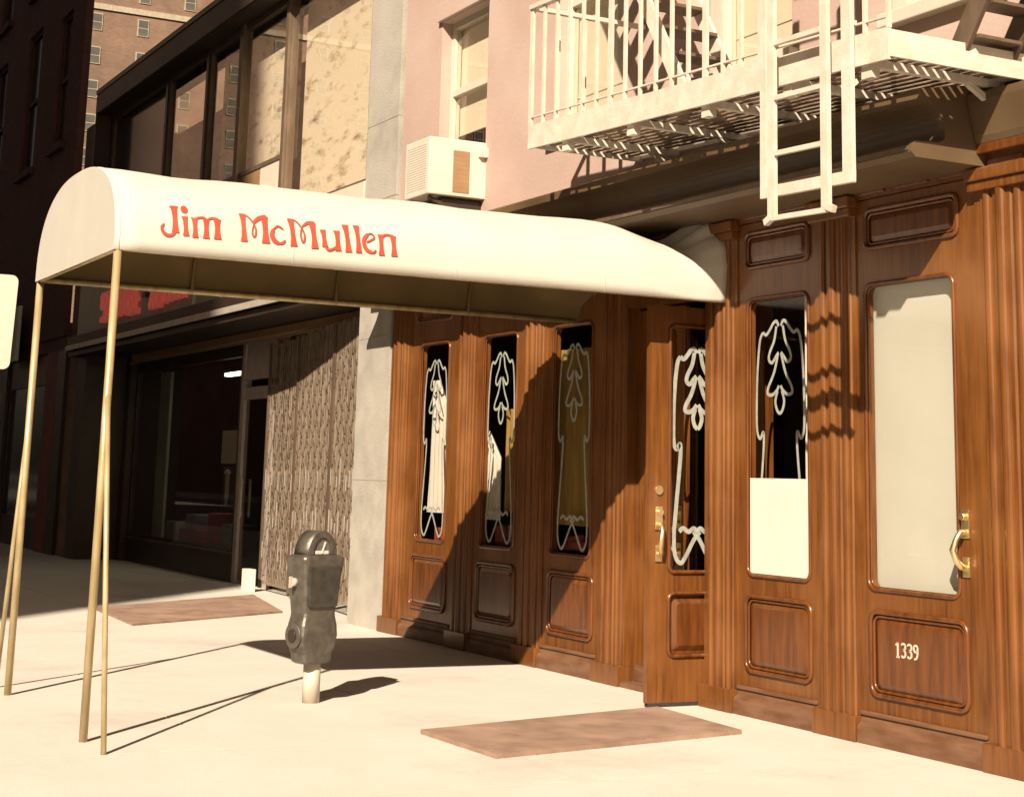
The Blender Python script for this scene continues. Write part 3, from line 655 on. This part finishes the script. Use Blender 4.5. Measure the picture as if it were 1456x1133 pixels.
# second flight at right end
for yy in (-.52,-.14):
    b=B(); b.bar((-7.2,yy,4.14),(-6.2,yy,5.6),.03,.14); b.build('stair_stringer','mullion',FE)
for k in range(8):
    t=(k+.5)/8; b=B(); b.box(-7.18+.98*t-.09,-7.18+.98*t+.09,-.50,-.16,4.14+1.46*t-.01,4.14+1.46*t+.01); b.build('stair_tread','mullion',FE)

# ------------------------------------------------------------------ air conditioner
AC=thing('air_conditioner','cream window air conditioner with a brown side vent jutting from the upper wall','air conditioner',(-14.6,-.3,4.31))
b=B(); b.box(-14.95,-14.38,-.62,.10,4.31,4.88,bev=.015); b.build('case','ac',AC)
b=B(); 
for k in range(9): b.bar((-14.378,-.35,4.37+k*.045),(-14.378,-.19,4.37+k*.045),.006,.036)
b.box(-14.381,-14.376,-.36,-.18,4.345,4.765); b.build('side_vent','vent',AC)
b=B()
for k in range(19): b.bar((-14.9,-.621,4.38+k*.024),(-14.44,-.621,4.38+k*.024),.004,.008)
b.build('front_grille','cream',AC)
b=B(); b.box(-14.9,-14.45,-.45,-.002,4.17,4.30,bev=.02); b.bar((-14.88,-.58,4.29),(-14.88,-.0,4.05),.04); b.bar((-14.46,-.58,4.29),(-14.46,-.0,4.05),.04); b.build('support_bracket','fascia',AC)

# ------------------------------------------------------------------ parking meter
PM=thing('parking_meter','grey parking meter with domed top on a short pale post beside the canopy shadow','parking meter',(-11.47,-2.76,0))
PM.rotation_euler[2]=0
rot=Matrix.Translation((-11.47,-2.76,0))@Matrix.Rotation(math.radians(105),4,'Z')
def pmb(b,name,mat,smooth=False):
    for v in b.bm.verts: v.co=rot@v.co
    return b.build(name,mat,PM,smooth)
b=B(); b.tube([(0.03,.02,0),(0.03,.02,.33)],.062,20); pmb(b,'post','meter_post')
b=B(); secs=[(.275,.20,.15),(.29,.25,.175),(.345,.26,.18),(.36,.275,.185),(.40,.305,.20),(.47,.325,.21),(.54,.315,.205),(.60,.285,.195),(.625,.28,.192),(.64,.285,.195),(.80,.32,.215),(.97,.36,.245),(1.0,.37,.25),(1.015,.36,.24),(1.03,.30,.20)]
prev=None
for z,W_,D_ in secs:
    ring_=[b.bm.verts.new((p[0],p[1],z)) for p in rrect(-W_/2,W_/2,-D_/2,D_/2,min(.035,D_*.3),3)]
    if prev:
        for i in range(len(ring_)): b.bm.faces.new((prev[i],prev[(i+1)%len(ring_)],ring_[(i+1)%len(ring_)],ring_[i]))
    else: b.bm.faces.new(ring_[::-1])
    prev=ring_
b.bm.faces.new(prev); pmb(b,'housing','meter')
b=B(); b.box(-.135,.135,-.122,-.10,.67,.95,bev=.01); 
for v in b.bm.verts:
    k=(v.co.z-.67)/.28; v.co.x*=.92+.14*k; v.co.y-=.016*k
pmb(b,'side_plate','meter_dark')
b=B(); b.tube([(-.155,0,.47),(-.172,0,.47)],.088,24); pmb(b,'coin_vault_lid','meter')
b=B(); b.tube([(-.172,0,.47),(-.182,0,.47)],.045,18); pmb(b,'vault_lock','dark_metal')
b=B(); b.tube([(-.158,-.0,.84),(-.20,.0,.84)],.03,14); b.box(-.222,-.196,-.008,.008,.80,.88,bev=.004); pmb(b,'coin_knob','alum')
b=B(); rows=[(-.13*math.cos(math.pi*i/14)*(1-.10*math.sin(math.pi*i/14)), 1.025+.175*math.sin(math.pi*i/14)**.85) for i in range(15)]
inner=[(p[0]*.62,1.035+(p[1]-1.025)*.68) for p in rows]
for yy0,yy1 in ((-.085,.085),):
    A=[b.bm.verts.new((p[0],yy0,p[1])) for p in rows]; A2=[b.bm.verts.new((p[0],yy0,p[1])) for p in inner]
    C=[b.bm.verts.new((p[0],yy1,p[1])) for p in rows]; C2=[b.bm.verts.new((p[0],yy1,p[1])) for p in inner]
    n=len(rows)
    for i in range(n-1):
        b.bm.faces.new((A[i],A[i+1],A2[i+1],A2[i])); b.bm.faces.new((C[i+1],C[i],C2[i],C2[i+1])); b.bm.faces.new((A[i+1],A[i],C[i],C[i+1])).smooth=True; b.bm.faces.new((A2[i],A2[i+1],C2[i+1],C2[i]))
    b.bm.faces.new((A[0],A2[0],C2[0],C[0])); b.bm.faces.new((A[-1],C[-1],C2[-1],A2[-1]))
pmb(b,'dome','meter')
b=B(); b.extrude_profile([(p[0]*.99,p[1]) for p in inner],'y',-.07,.07); pmb(b,'dial_window','window_grey')
b=B(); b.bar((-.0,-.074,1.04),(.03,-.074,1.12),.008); b.box(-.06,.06,-.0735,-.071,1.036,1.06); pmb(b,'dial_pointer','paper')

# ------------------------------------------------------------------ mats and hatch
b=B()
def flat(b,pts,z0,z1):
    lo=[b.bm.verts.new((p[0],p[1],z0)) for p in pts]; hi=[b.bm.verts.new((p[0],p[1],z1)) for p in pts]; n=len(pts)
    b.bm.faces.new(hi); b.bm.faces.new(lo[::-1])
    for i in range(n): b.bm.faces.new((lo[i],lo[(i+1)%n],hi[(i+1)%n],hi[i]))
flat(b,[(-9.93,-2.60),(-8.93,-2.58),(-9.28,-.58),(-10.42,-.50)],.0,.028)
tag(b.build('door_mat','mat'),'worn brown mat on the sidewalk in front of the open restaurant door','mat')
b=B(); flat(b,[(-19.7,-2.25),(-17.5,-2.38),(-18.8,-.25),(-21.4,.3)],.0,.02)
tag(b.build('sidewalk_mat','mat'),'flat brown mat on the sidewalk before the gated shop, far from the restaurant door','mat')

# ------------------------------------------------------------------ glass fronted shop building, left
GB=thing('shop_building','two storey shop building with dark overhanging roof, glass upper storey and recessed shop front','building',(-24,0,0))
b=B(); b.box(-17.38,-16.50,-.03,.9,0,9.5); 
pier=b.build('concrete_pier','pier',GB)
for z in (1.55,3.1,4.65,5.55,7.1):
    b=B(); b.box(-17.384,-16.496,-.034,-.0,z,z+.012); b.build('pier_joint','kerb',pier)
b=B(); b.extrude_profile([(.9,8.20),(.02,8.20),(0,8.22),(0,8.66),(.03,8.70),(.9,8.74)],'x',-30.9,-17.39); b.build('roof_overhang','fascia',GB)
b=B(); b.box(-30.88,-17.39,-.02,-.002,8.58,8.67); b.build('roof_edge_strip','dark_metal',GB)
# upper glazing
gx=[-30.75,-27.1,-24.85,-23.2,-21.2,-18.1,-17.44]
for i,x in enumerate(gx):
    b=B(); w_=.055 if i not in (3,) else .08; b.box(x-w_,x+w_,.29,.45,4.9,8.2); b.build('mullion','mullion' if i>2 else 'dark_metal',GB)
for i in range(len(gx)-1):
    x0,x1=gx[i]+.05,gx[i+1]-.05; zb=5.93 if i in (2,3) else 5.13
    f=B(); f.box(x0,x1,.33,.41,zb-.06,zb); f.box(x0,x1,.33,.41,8.10,8.199); f.box(x0,x0+.02,.33,.41,zb,8.10); f.box(x1-.02,x1,.33,.41,zb,8.10)
    win=f.build('upper_window','mullion',GB)
    b=B(); b.box(x0,x1,.362,.368,zb,8.10); b.build('pane','window_dark' if i<1 else 'glass_up',win)
    if zb>5.5:
        b=B(); b.box(x0,(x0+x1)/2-.02,.345,.38,5.08,5.87); b.build('spandrel','vent',win)
        b=B(); b.box((x0+x1)/2+.02,x1,.345,.38,5.08,5.87); b.build('spandrel','cream',win)
b=B(); b.extrude_profile([(.9,3.95),(-.05,3.95),(-.05,4.93),(.30,5.07),(.9,5.07)],'x',-30.85,-17.39); b.build('upper_fascia','cream',GB)
b=B(); b.box(-30.9,-30.82,.0,.9,4.93,8.2); b.build('side_fin','fascia',GB)
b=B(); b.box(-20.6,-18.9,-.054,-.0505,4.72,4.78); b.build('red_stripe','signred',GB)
b=B(); b.box(-21.1,-17.5,.55,.56,5.1,8.1); tag(b.build('window_blind','blind'),'pale blind with blurred dark blotches filling the wide upper window beside the concrete pier','blind')
b=B(); b.box(-24.75,-21.3,.55,.56,5.9,8.1); tag(b.build('window_blind','blind'),'pale blotched blind in the pair of narrower upper windows of the shop building','blind')
# box of rooms
b=B(); b.box(-30.85,-17.39,4.0,4.1,0,8.0); b.box(-30.9,-30.8,1.0,4.0,0,8); b.box(-17.5,-17.39,.9,4,0,8); b.box(-30.8,-17.4,.9,4,3.85,3.95); b.box(-30.8,-17.4,1.0,4,0,.012); b.box(-30.8,-17.5,1.6,1.65,4.95,8.0); b.build('room_shell','dark_in',GB)
b=B(); b.box(-31.6,-30.9,.02,4,0,8.05); b.build('party_wall','tan_brick',GB)
b=B(); b.box(-30.86,-17.39,-.22,.95,3.72,3.95); b.build('marquee_band','fascia',GB)
b=B(); b.box(-30.86,-17.39,-.25,-.221,3.70,3.79,bev=.006); b.build('marquee_edge_trim','alum',GB)
b=B(); b.box(-30.86,-17.39,-.18,.92,3.60,3.695); b.build('soffit','fascia',GB)
b=B(); b.box(-29.2,-18.5,.55,.75,3.48,3.595,bev=.02); b.box(-29.2,-18.5,.52,.54,3.42,3.45); b.build('shutter_housing','vent',GB)
b=B(); b.box(-30.86,-30.2,.0,.95,0,3.6); b.box(-30.2,-29.9,.75,.95,0,3.6); b.build('side_pier','fascia',GB)
# shop window
f=B(); f.box(-29.9,-24.0,.86,.96,.0,.42); f.box(-29.9,-24.0,.87,.95,3.32,3.6); f.box(-29.9,-29.82,.87,.95,.42,3.32); f.box(-24.1,-24.0,.87,.95,.42,3.32)
sw=f.build('shop_window','dark_metal',GB)
b=B(); b.box(-29.82,-24.1,.905,.912,.42,3.32); b.build('pane','glass',sw)
b=B(); b.box(-29.86,-24.0,.84,.858,.40,.43); b.build('sill','mullion',sw)
f=B(); f.box(-24.0,-23.86,.86,.97,0,3.5); f.box(-23.86,-22.6,.87,.95,2.66,2.84); f.box(-22.74,-22.6,.87,.95,0,2.66); f.box(-23.86,-22.74,.87,.95,2.95,3.6)
sd=f.build('shop_door','alum',GB)
b=B(); b.box(-23.86,-22.74,.905,.912,.05,2.66); b.build('pane','glass_dark',sd)
b=B(); b.bar((-23.7,.84,.95),(-23.7,.84,1.5),.03); b.bar((-23.7,.84,1.45),(-23.7,.87,1.45),.02); b.bar((-23.7,.84,1.0),(-23.7,.87,1.0),.02); b.build('handle','alum',sd)
b=B(); b.box(-29.3,-28.7,1.15,1.2,.45,3.3); tag(b.build('display_partition','shop_green'),'tall pale grey green panel standing inside the left end of the dark shop window','panel')
b=B(); b.box(-27.4,-25.1,1.7,1.8,3.2,3.25); tag(b.build('ceiling_lamp','lamp'),'lit fluorescent tube inside the dark shop','lamp')
b=B(); b.box(-24.95,-24.25,.92,.925,1.72,2.22); tag(b.build('notice_sheet','paper'),'grey white notice sheet on the right side of the dark shop window','notice')
TS=thing('telephone_sign','small black sign with a pale telephone picture below the notice sheet','sign',(-24.5,.93,1.15))
b=B(); b.box(-24.85,-24.2,.928,.936,1.05,1.68); b.build('plate','dark_metal',TS)
b=B(); b.box(-24.70,-24.52,.922,.927,1.2,1.6); b.box(-24.66,-24.56,.918,.921,1.1,1.22); b.tube([(-24.72,.92,1.58),(-24.6,.92,1.63),(-24.48,.92,1.58)],.02,6); b.build('telephone_symbol','panel_grey',TS)
items=[(-28.3,-27.7,.45,.75,'clutter_grey','low grey carton'),(-27.5,-26.4,.45,.66,'clutter_red','long low red carton'),(-27.2,-26.7,.66,.9,'clutter_grey','grey box on top of the red carton'),(-26.0,-25.6,.45,.95,'clutter_red','upright red box'),(-25.3,-24.6,.45,.8,'clutter_grey','dull box by the right frame')]
for k,(x0,x1,z0,z1,mt,lb) in enumerate(items):
    b=B(); b.box(x0,x1,1.1,1.45,z0,z1,bev=.02); tag(b.build('display_box',mt),lb+' inside the dark shop window','box','goods in the dark shop window')
b=B(); b.box(-29.8,-24.1,1.0,1.6,.40,.448); b.build('display_shelf','dark_in',sw)
# folding gates
def gate(p0,p1,z0,z1,label,seed):
    p0=Vector((p0[0],p0[1],0)); p1=Vector((p1[0],p1[1],0)); L=(p1-p0).length; d=(p1-p0).normalized(); nrm=Vector((d.y,-d.x,0))
    g=thing('folding_gate',label,'gate',(p0.x,p0.y,0),'folding metal gates across the shop front'); rnd=random.Random(seed)
    n=max(6,int(L/.075)); b=B()
    for i in range(n+1):
        q=p0+d*(L*i/n); b.bar((q.x,q.y,z0),(q.x+rnd.uniform(-.012,.012),q.y,z1+rnd.uniform(-.03,.03)),rnd.choice((.010,.014,.02)),.012)
    nf=[len(b.bm.faces)]
    dz=.26
    rows_=int((z1-z0-.2)/dz)
    for i in range(0,n-1,2):
        a=p0+d*(L*i/n)+nrm*.010; c=p0+d*(L*(i+2)/n)+nrm*.010
        for r0 in range(rows_):
            if (i//2+r0)%2: b.bar((a.x,a.y,z0+.1+r0*dz),(c.x,c.y,z0+.1+(r0+1)*dz),.008,.004,nrm)
            else: b.bar((a.x,a.y,z0+.1+(r0+1)*dz),(c.x,c.y,z0+.1+r0*dz),.008,.004,nrm)
    nf.append(len(b.bm.faces))
    for i in range(1,n,2):  # short pale bars added as painted glints on the uprights
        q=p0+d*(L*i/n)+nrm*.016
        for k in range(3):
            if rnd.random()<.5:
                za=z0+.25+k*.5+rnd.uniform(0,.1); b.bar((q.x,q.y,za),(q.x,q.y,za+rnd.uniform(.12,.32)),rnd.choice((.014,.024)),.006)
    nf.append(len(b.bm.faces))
    for z in (z0+.02,z0+.5,z0+.95,z0+1.5,z1-.05):
        b.bar(tuple(p0-nrm*.012+Vector((0,0,z))),tuple(p1-nrm*.012+Vector((0,0,z))),.012,.035)
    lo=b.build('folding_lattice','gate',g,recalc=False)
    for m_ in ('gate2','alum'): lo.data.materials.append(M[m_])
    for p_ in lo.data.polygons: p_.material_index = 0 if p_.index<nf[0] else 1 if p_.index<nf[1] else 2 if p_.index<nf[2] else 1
    for q in (p0,p1):
        b=B(); b.bar((q.x,q.y,z0-.06),(q.x,q.y,z1),.055,.04); b.build('end_post','mullion',g)
    return g
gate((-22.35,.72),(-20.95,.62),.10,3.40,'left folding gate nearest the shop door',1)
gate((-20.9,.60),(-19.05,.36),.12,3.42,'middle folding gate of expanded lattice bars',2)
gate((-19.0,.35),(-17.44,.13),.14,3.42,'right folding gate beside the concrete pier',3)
b=B(); b.box(-22.3,-17.5,.98,1.0,.0,3.6); b.build('gated_shop_backing','dark_metal',GB)
b=B(); b.box(-22.34,-22.10,.45,.57,0,.30,bev=.008); tag(b.build('paper_bag','paper'),'small white paper bag left at the foot of the left folding gate','bag')
# red lettered sign
SG=thing('shop_sign','grey panel sign with raised red block lettering above the dark shop window','sign',(-26,-.1,4.3))
b=B(); b.box(-28.9,-23.6,-.10,-.052,3.98,4.83,bev=.01); b.build('panel','panel_grey',SG)
glyph={'S':[[(1,1),(0,1),(0,.52),(1,.48),(1,0),(0,0)]],'E':[[(1,1),(0,1),(0,0),(1,0)],[(0,.5),(.8,.5)]],'R':[[(0,0),(0,1),(1,1),(1,.5),(0,.5)],[(.4,.5),(1,0)]],'V':[[(0,1),(.5,0),(1,1)]],'I':[[(.5,0),(.5,1)]],'C':[[(1,1),(0,1),(0,0),(1,0)]],
 'Z':[[(0,1),(1,1),(0,0),(1,0)]],'N':[[(0,0),(0,1),(1,0),(1,1)]],'T':[[(0,1),(1,1)],[(.5,1),(.5,0)]],'H':[[(0,0),(0,1)],[(1,0),(1,1)],[(0,.5),(1,.5)]]}
b=B()
def word(b,txt,x,z,w,h):
    for ch in txt:
        for st in glyph[ch]:
            for i in range(len(st)-1):
                b.bar((x+st[i][0]*w*.72,-.15,z+st[i][1]*h),(x+st[i+1][0]*w*.72,-.15,z+st[i+1][1]*h),.10,.10,(0,1,0))
        x+=w
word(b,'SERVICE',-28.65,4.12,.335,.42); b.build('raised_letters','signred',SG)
b=B(); b.box(-26.05,-25.85,-.2,-.1,4.3,4.37); b.build('raised_dash','dark_metal',SG); b=B()
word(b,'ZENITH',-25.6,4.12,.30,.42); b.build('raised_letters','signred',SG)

# ------------------------------------------------------------------ dark brick building, far left
DB=thing('brick_building','dark maroon brick building in deep shade at the far left','building',(-40,0,0))
dw=[(-34.4,-33.3,8.1,10.9),(-37.6,-36.2,8.0,11.2),(-41.4,-40.0,8.0,11.2),(-34.4,-33.3,12,14),(-37.6,-36.2,12.2,15),(-41.4,-40,12.2,15),(-45.5,-44,8,11.2),(-45.5,-44,12.2,15)]
b=B(); b.slab(rect(-60,-32.15,4.3,17),[rect(*q) for q in dw],-.04,.10); b.build('wall','maroon',DB)
b=B(); b.extrude_profile([(-32.3,.14),(-60,.14),(-60,5.4)],'z',0,17); b.build('rear_wall','maroon',DB)
for x0,x1,z0,z1 in dw:
    f=B(); f.box(x0,x0+.08,.03,.12,z0,z1); f.box(x1-.08,x1,.03,.12,z0,z1); f.box(x0+.08,x1-.08,.03,.12,(z0+z1)/2-.04,(z0+z1)/2+.04); f.box(x0+.08,x1-.08,.03,.12,z1-.08,z1); wv_=f.build('window','maroon_trim',DB)
    b=B(); b.box(x0+.08,x1-.08,.08,.09,z0,z1-.08); b.build('pane','window_dark',wv_)
    b=B(); b.box(x0-.12,x1+.12,-.14,.1,z0-.16,z0-.003,bev=.01); b.build('sill','maroon_trim',wv_)
b=B(); b.box(-60,-31.62,-.10,.12,4.05,4.3); b.box(-60,-31.62,-.06,.3,3.8,4.05); b.build('shop_lintel','maroon_trim',DB)
for x0,x1,mt in ((-33.2,-32.3,'redpost'),(-32.25,-31.62,'dark_metal'),(-37.5,-37.0,'dark_metal'),(-42,-41.4,'dark_metal')):
    b=B(); b.box(x0,x1,-.05,.3,0,3.8); b.build('shop_pillar',mt,DB)
for x0,x1 in ((-41.4,-37.5),(-37.0,-33.2)):
    f=B(); f.box(x0,x1,.02,.12,0,.6); f.box(x0,x1,.02,.12,3.2,3.8); f.box(x0,x0+.1,.02,.12,.6,3.2); f.box(x1-.1,x1,.02,.12,.6,3.2); fw=f.build('shop_window','dark_metal',DB)
    b=B(); b.box(x0+.1,x1-.1,.06,.07,.6,3.2); b.build('pane','window_dark',fw)
PS=thing('hanging_sign','small grey plate sign with two dark figures on the dark brick building','sign',(-35.6,-.3,4.2))
b=B(); b.box(-36.9,-34.9,-.34,-.26,3.72,4.86,bev=.02); b.build('plate','panel_grey',PS)
b=B()
for x in (-36.45,-35.75):
    st=[(0,.9),(.3,1),(.5,.85),(.5,.62),(.2,.5),(.5,.38),(.5,.12),(.3,0),(0,.1)]
    for i in range(len(st)-1): b.bar((x+st[i][0]*.9,-.352,3.88+st[i][1]*.8),(x+st[i+1][0]*.9,-.352,3.88+st[i+1][1]*.8),.10,.016,(0,1,0))
b.build('figures','dark_metal',PS)

# ------------------------------------------------------------------ towers
def tower(x,y0,y1,h,label,ax):
    T=thing('apartment_tower',label,'building',(x,(y0+y1)/2,0))
    b=B(); b.box(x-22,x,y0,y1,0,h); b.build('wall','tan_brick',T)
    b=B(); 
    for z in (h*.62,): b.box(x-.02,x+.15,y0,y1,z,z+.5)
    b.build('string_course','cream_dim',T)
    f=B(); f.box(x-.05,x+.08,-.5,.5,0,1.55); proto=f.build('window','cream_dim',T)
    pb=B(); pb.box(x+.081,x+.1,-.42,.42,.08,.72); pb.box(x+.081,x+.1,-.42,.42,.80,1.47); pane=pb.build('pane','window_grey',proto)
    for v in pane.data.vertices: pass
    first=True; k=0
    ys_=ax
    zs_=[(21 if y0>0 else 15)+3.0*i for i in range(9 if y0>0 else 10)]
    for yy in ys_:
        for z in zs_:
            if first: o=proto; first=False
            else:
                o=copy_tree(proto,T)
            o.location=Vector((0,yy-T.location.y+ (T.location.y),z))
            k+=1
    return T

tower(-140,12,70,66,'tall tan brick apartment tower rising far behind the roof overhang',[21.1,25.2,29.3,33.4,37.5,41.6])
tower(-140,-78,-29,66,'tall tan brick apartment tower across the street, seen mirrored in the upper shop windows',[-75+4.2*i for i in range(10)])
T=thing('office_building','tall dark building across the street that throws the shade over the left of the scene','building',(-15,-38,0))
b=B(); b.box(-50,10.6,-50,-30,0,62); b.build('wall','maroon',T)
for k in range(9):
    b=B(); b.box(-49+6.6*k,-45+6.6*k,-29.99,-29.9,1,58); b.build('window_strip','window_dark',T)
T=thing('row_building','low dark brick row across the street seen only in reflections','building',(-80,-33,0))
b=B(); b.box(-139,-50.2,-44,-29.9,0,10.5); b.build('wall','maroon',T); b=B(); b.box(-139,-50.2,-29.85,-29.7,9.6,10.6); b.build('parapet','maroon_trim',T)
# street sign at the left edge
SS=thing('street_sign','blank cream street sign with rounded corners cut by the left edge of the photo','sign',(-5,-6.45,0))
b=B(); pts=rrect(-.22,.0,1.878,2.155,.02)
A=[b.bm.verts.new((-5.0+.02*(p[1]-2),-6.297+p[0]+.02*(p[1]-1.9),p[1])) for p in pts]; C=[b.bm.verts.new((-5.008+.02*(p[1]-2),-6.297+p[0]+.02*(p[1]-1.9),p[1])) for p in pts]
b.bm.faces.new(A); b.bm.faces.new(C[::-1])
for i in range(len(A)): b.bm.faces.new((A[i],A[(i+1)%len(A)],C[(i+1)%len(A)],C[i]))
b.build('plate','cream',SS)
b=B(); b.tube([(-5.03,-6.41,0),(-5.03,-6.41,2.25)],.018,10); b.build('pole','meter_post',SS)
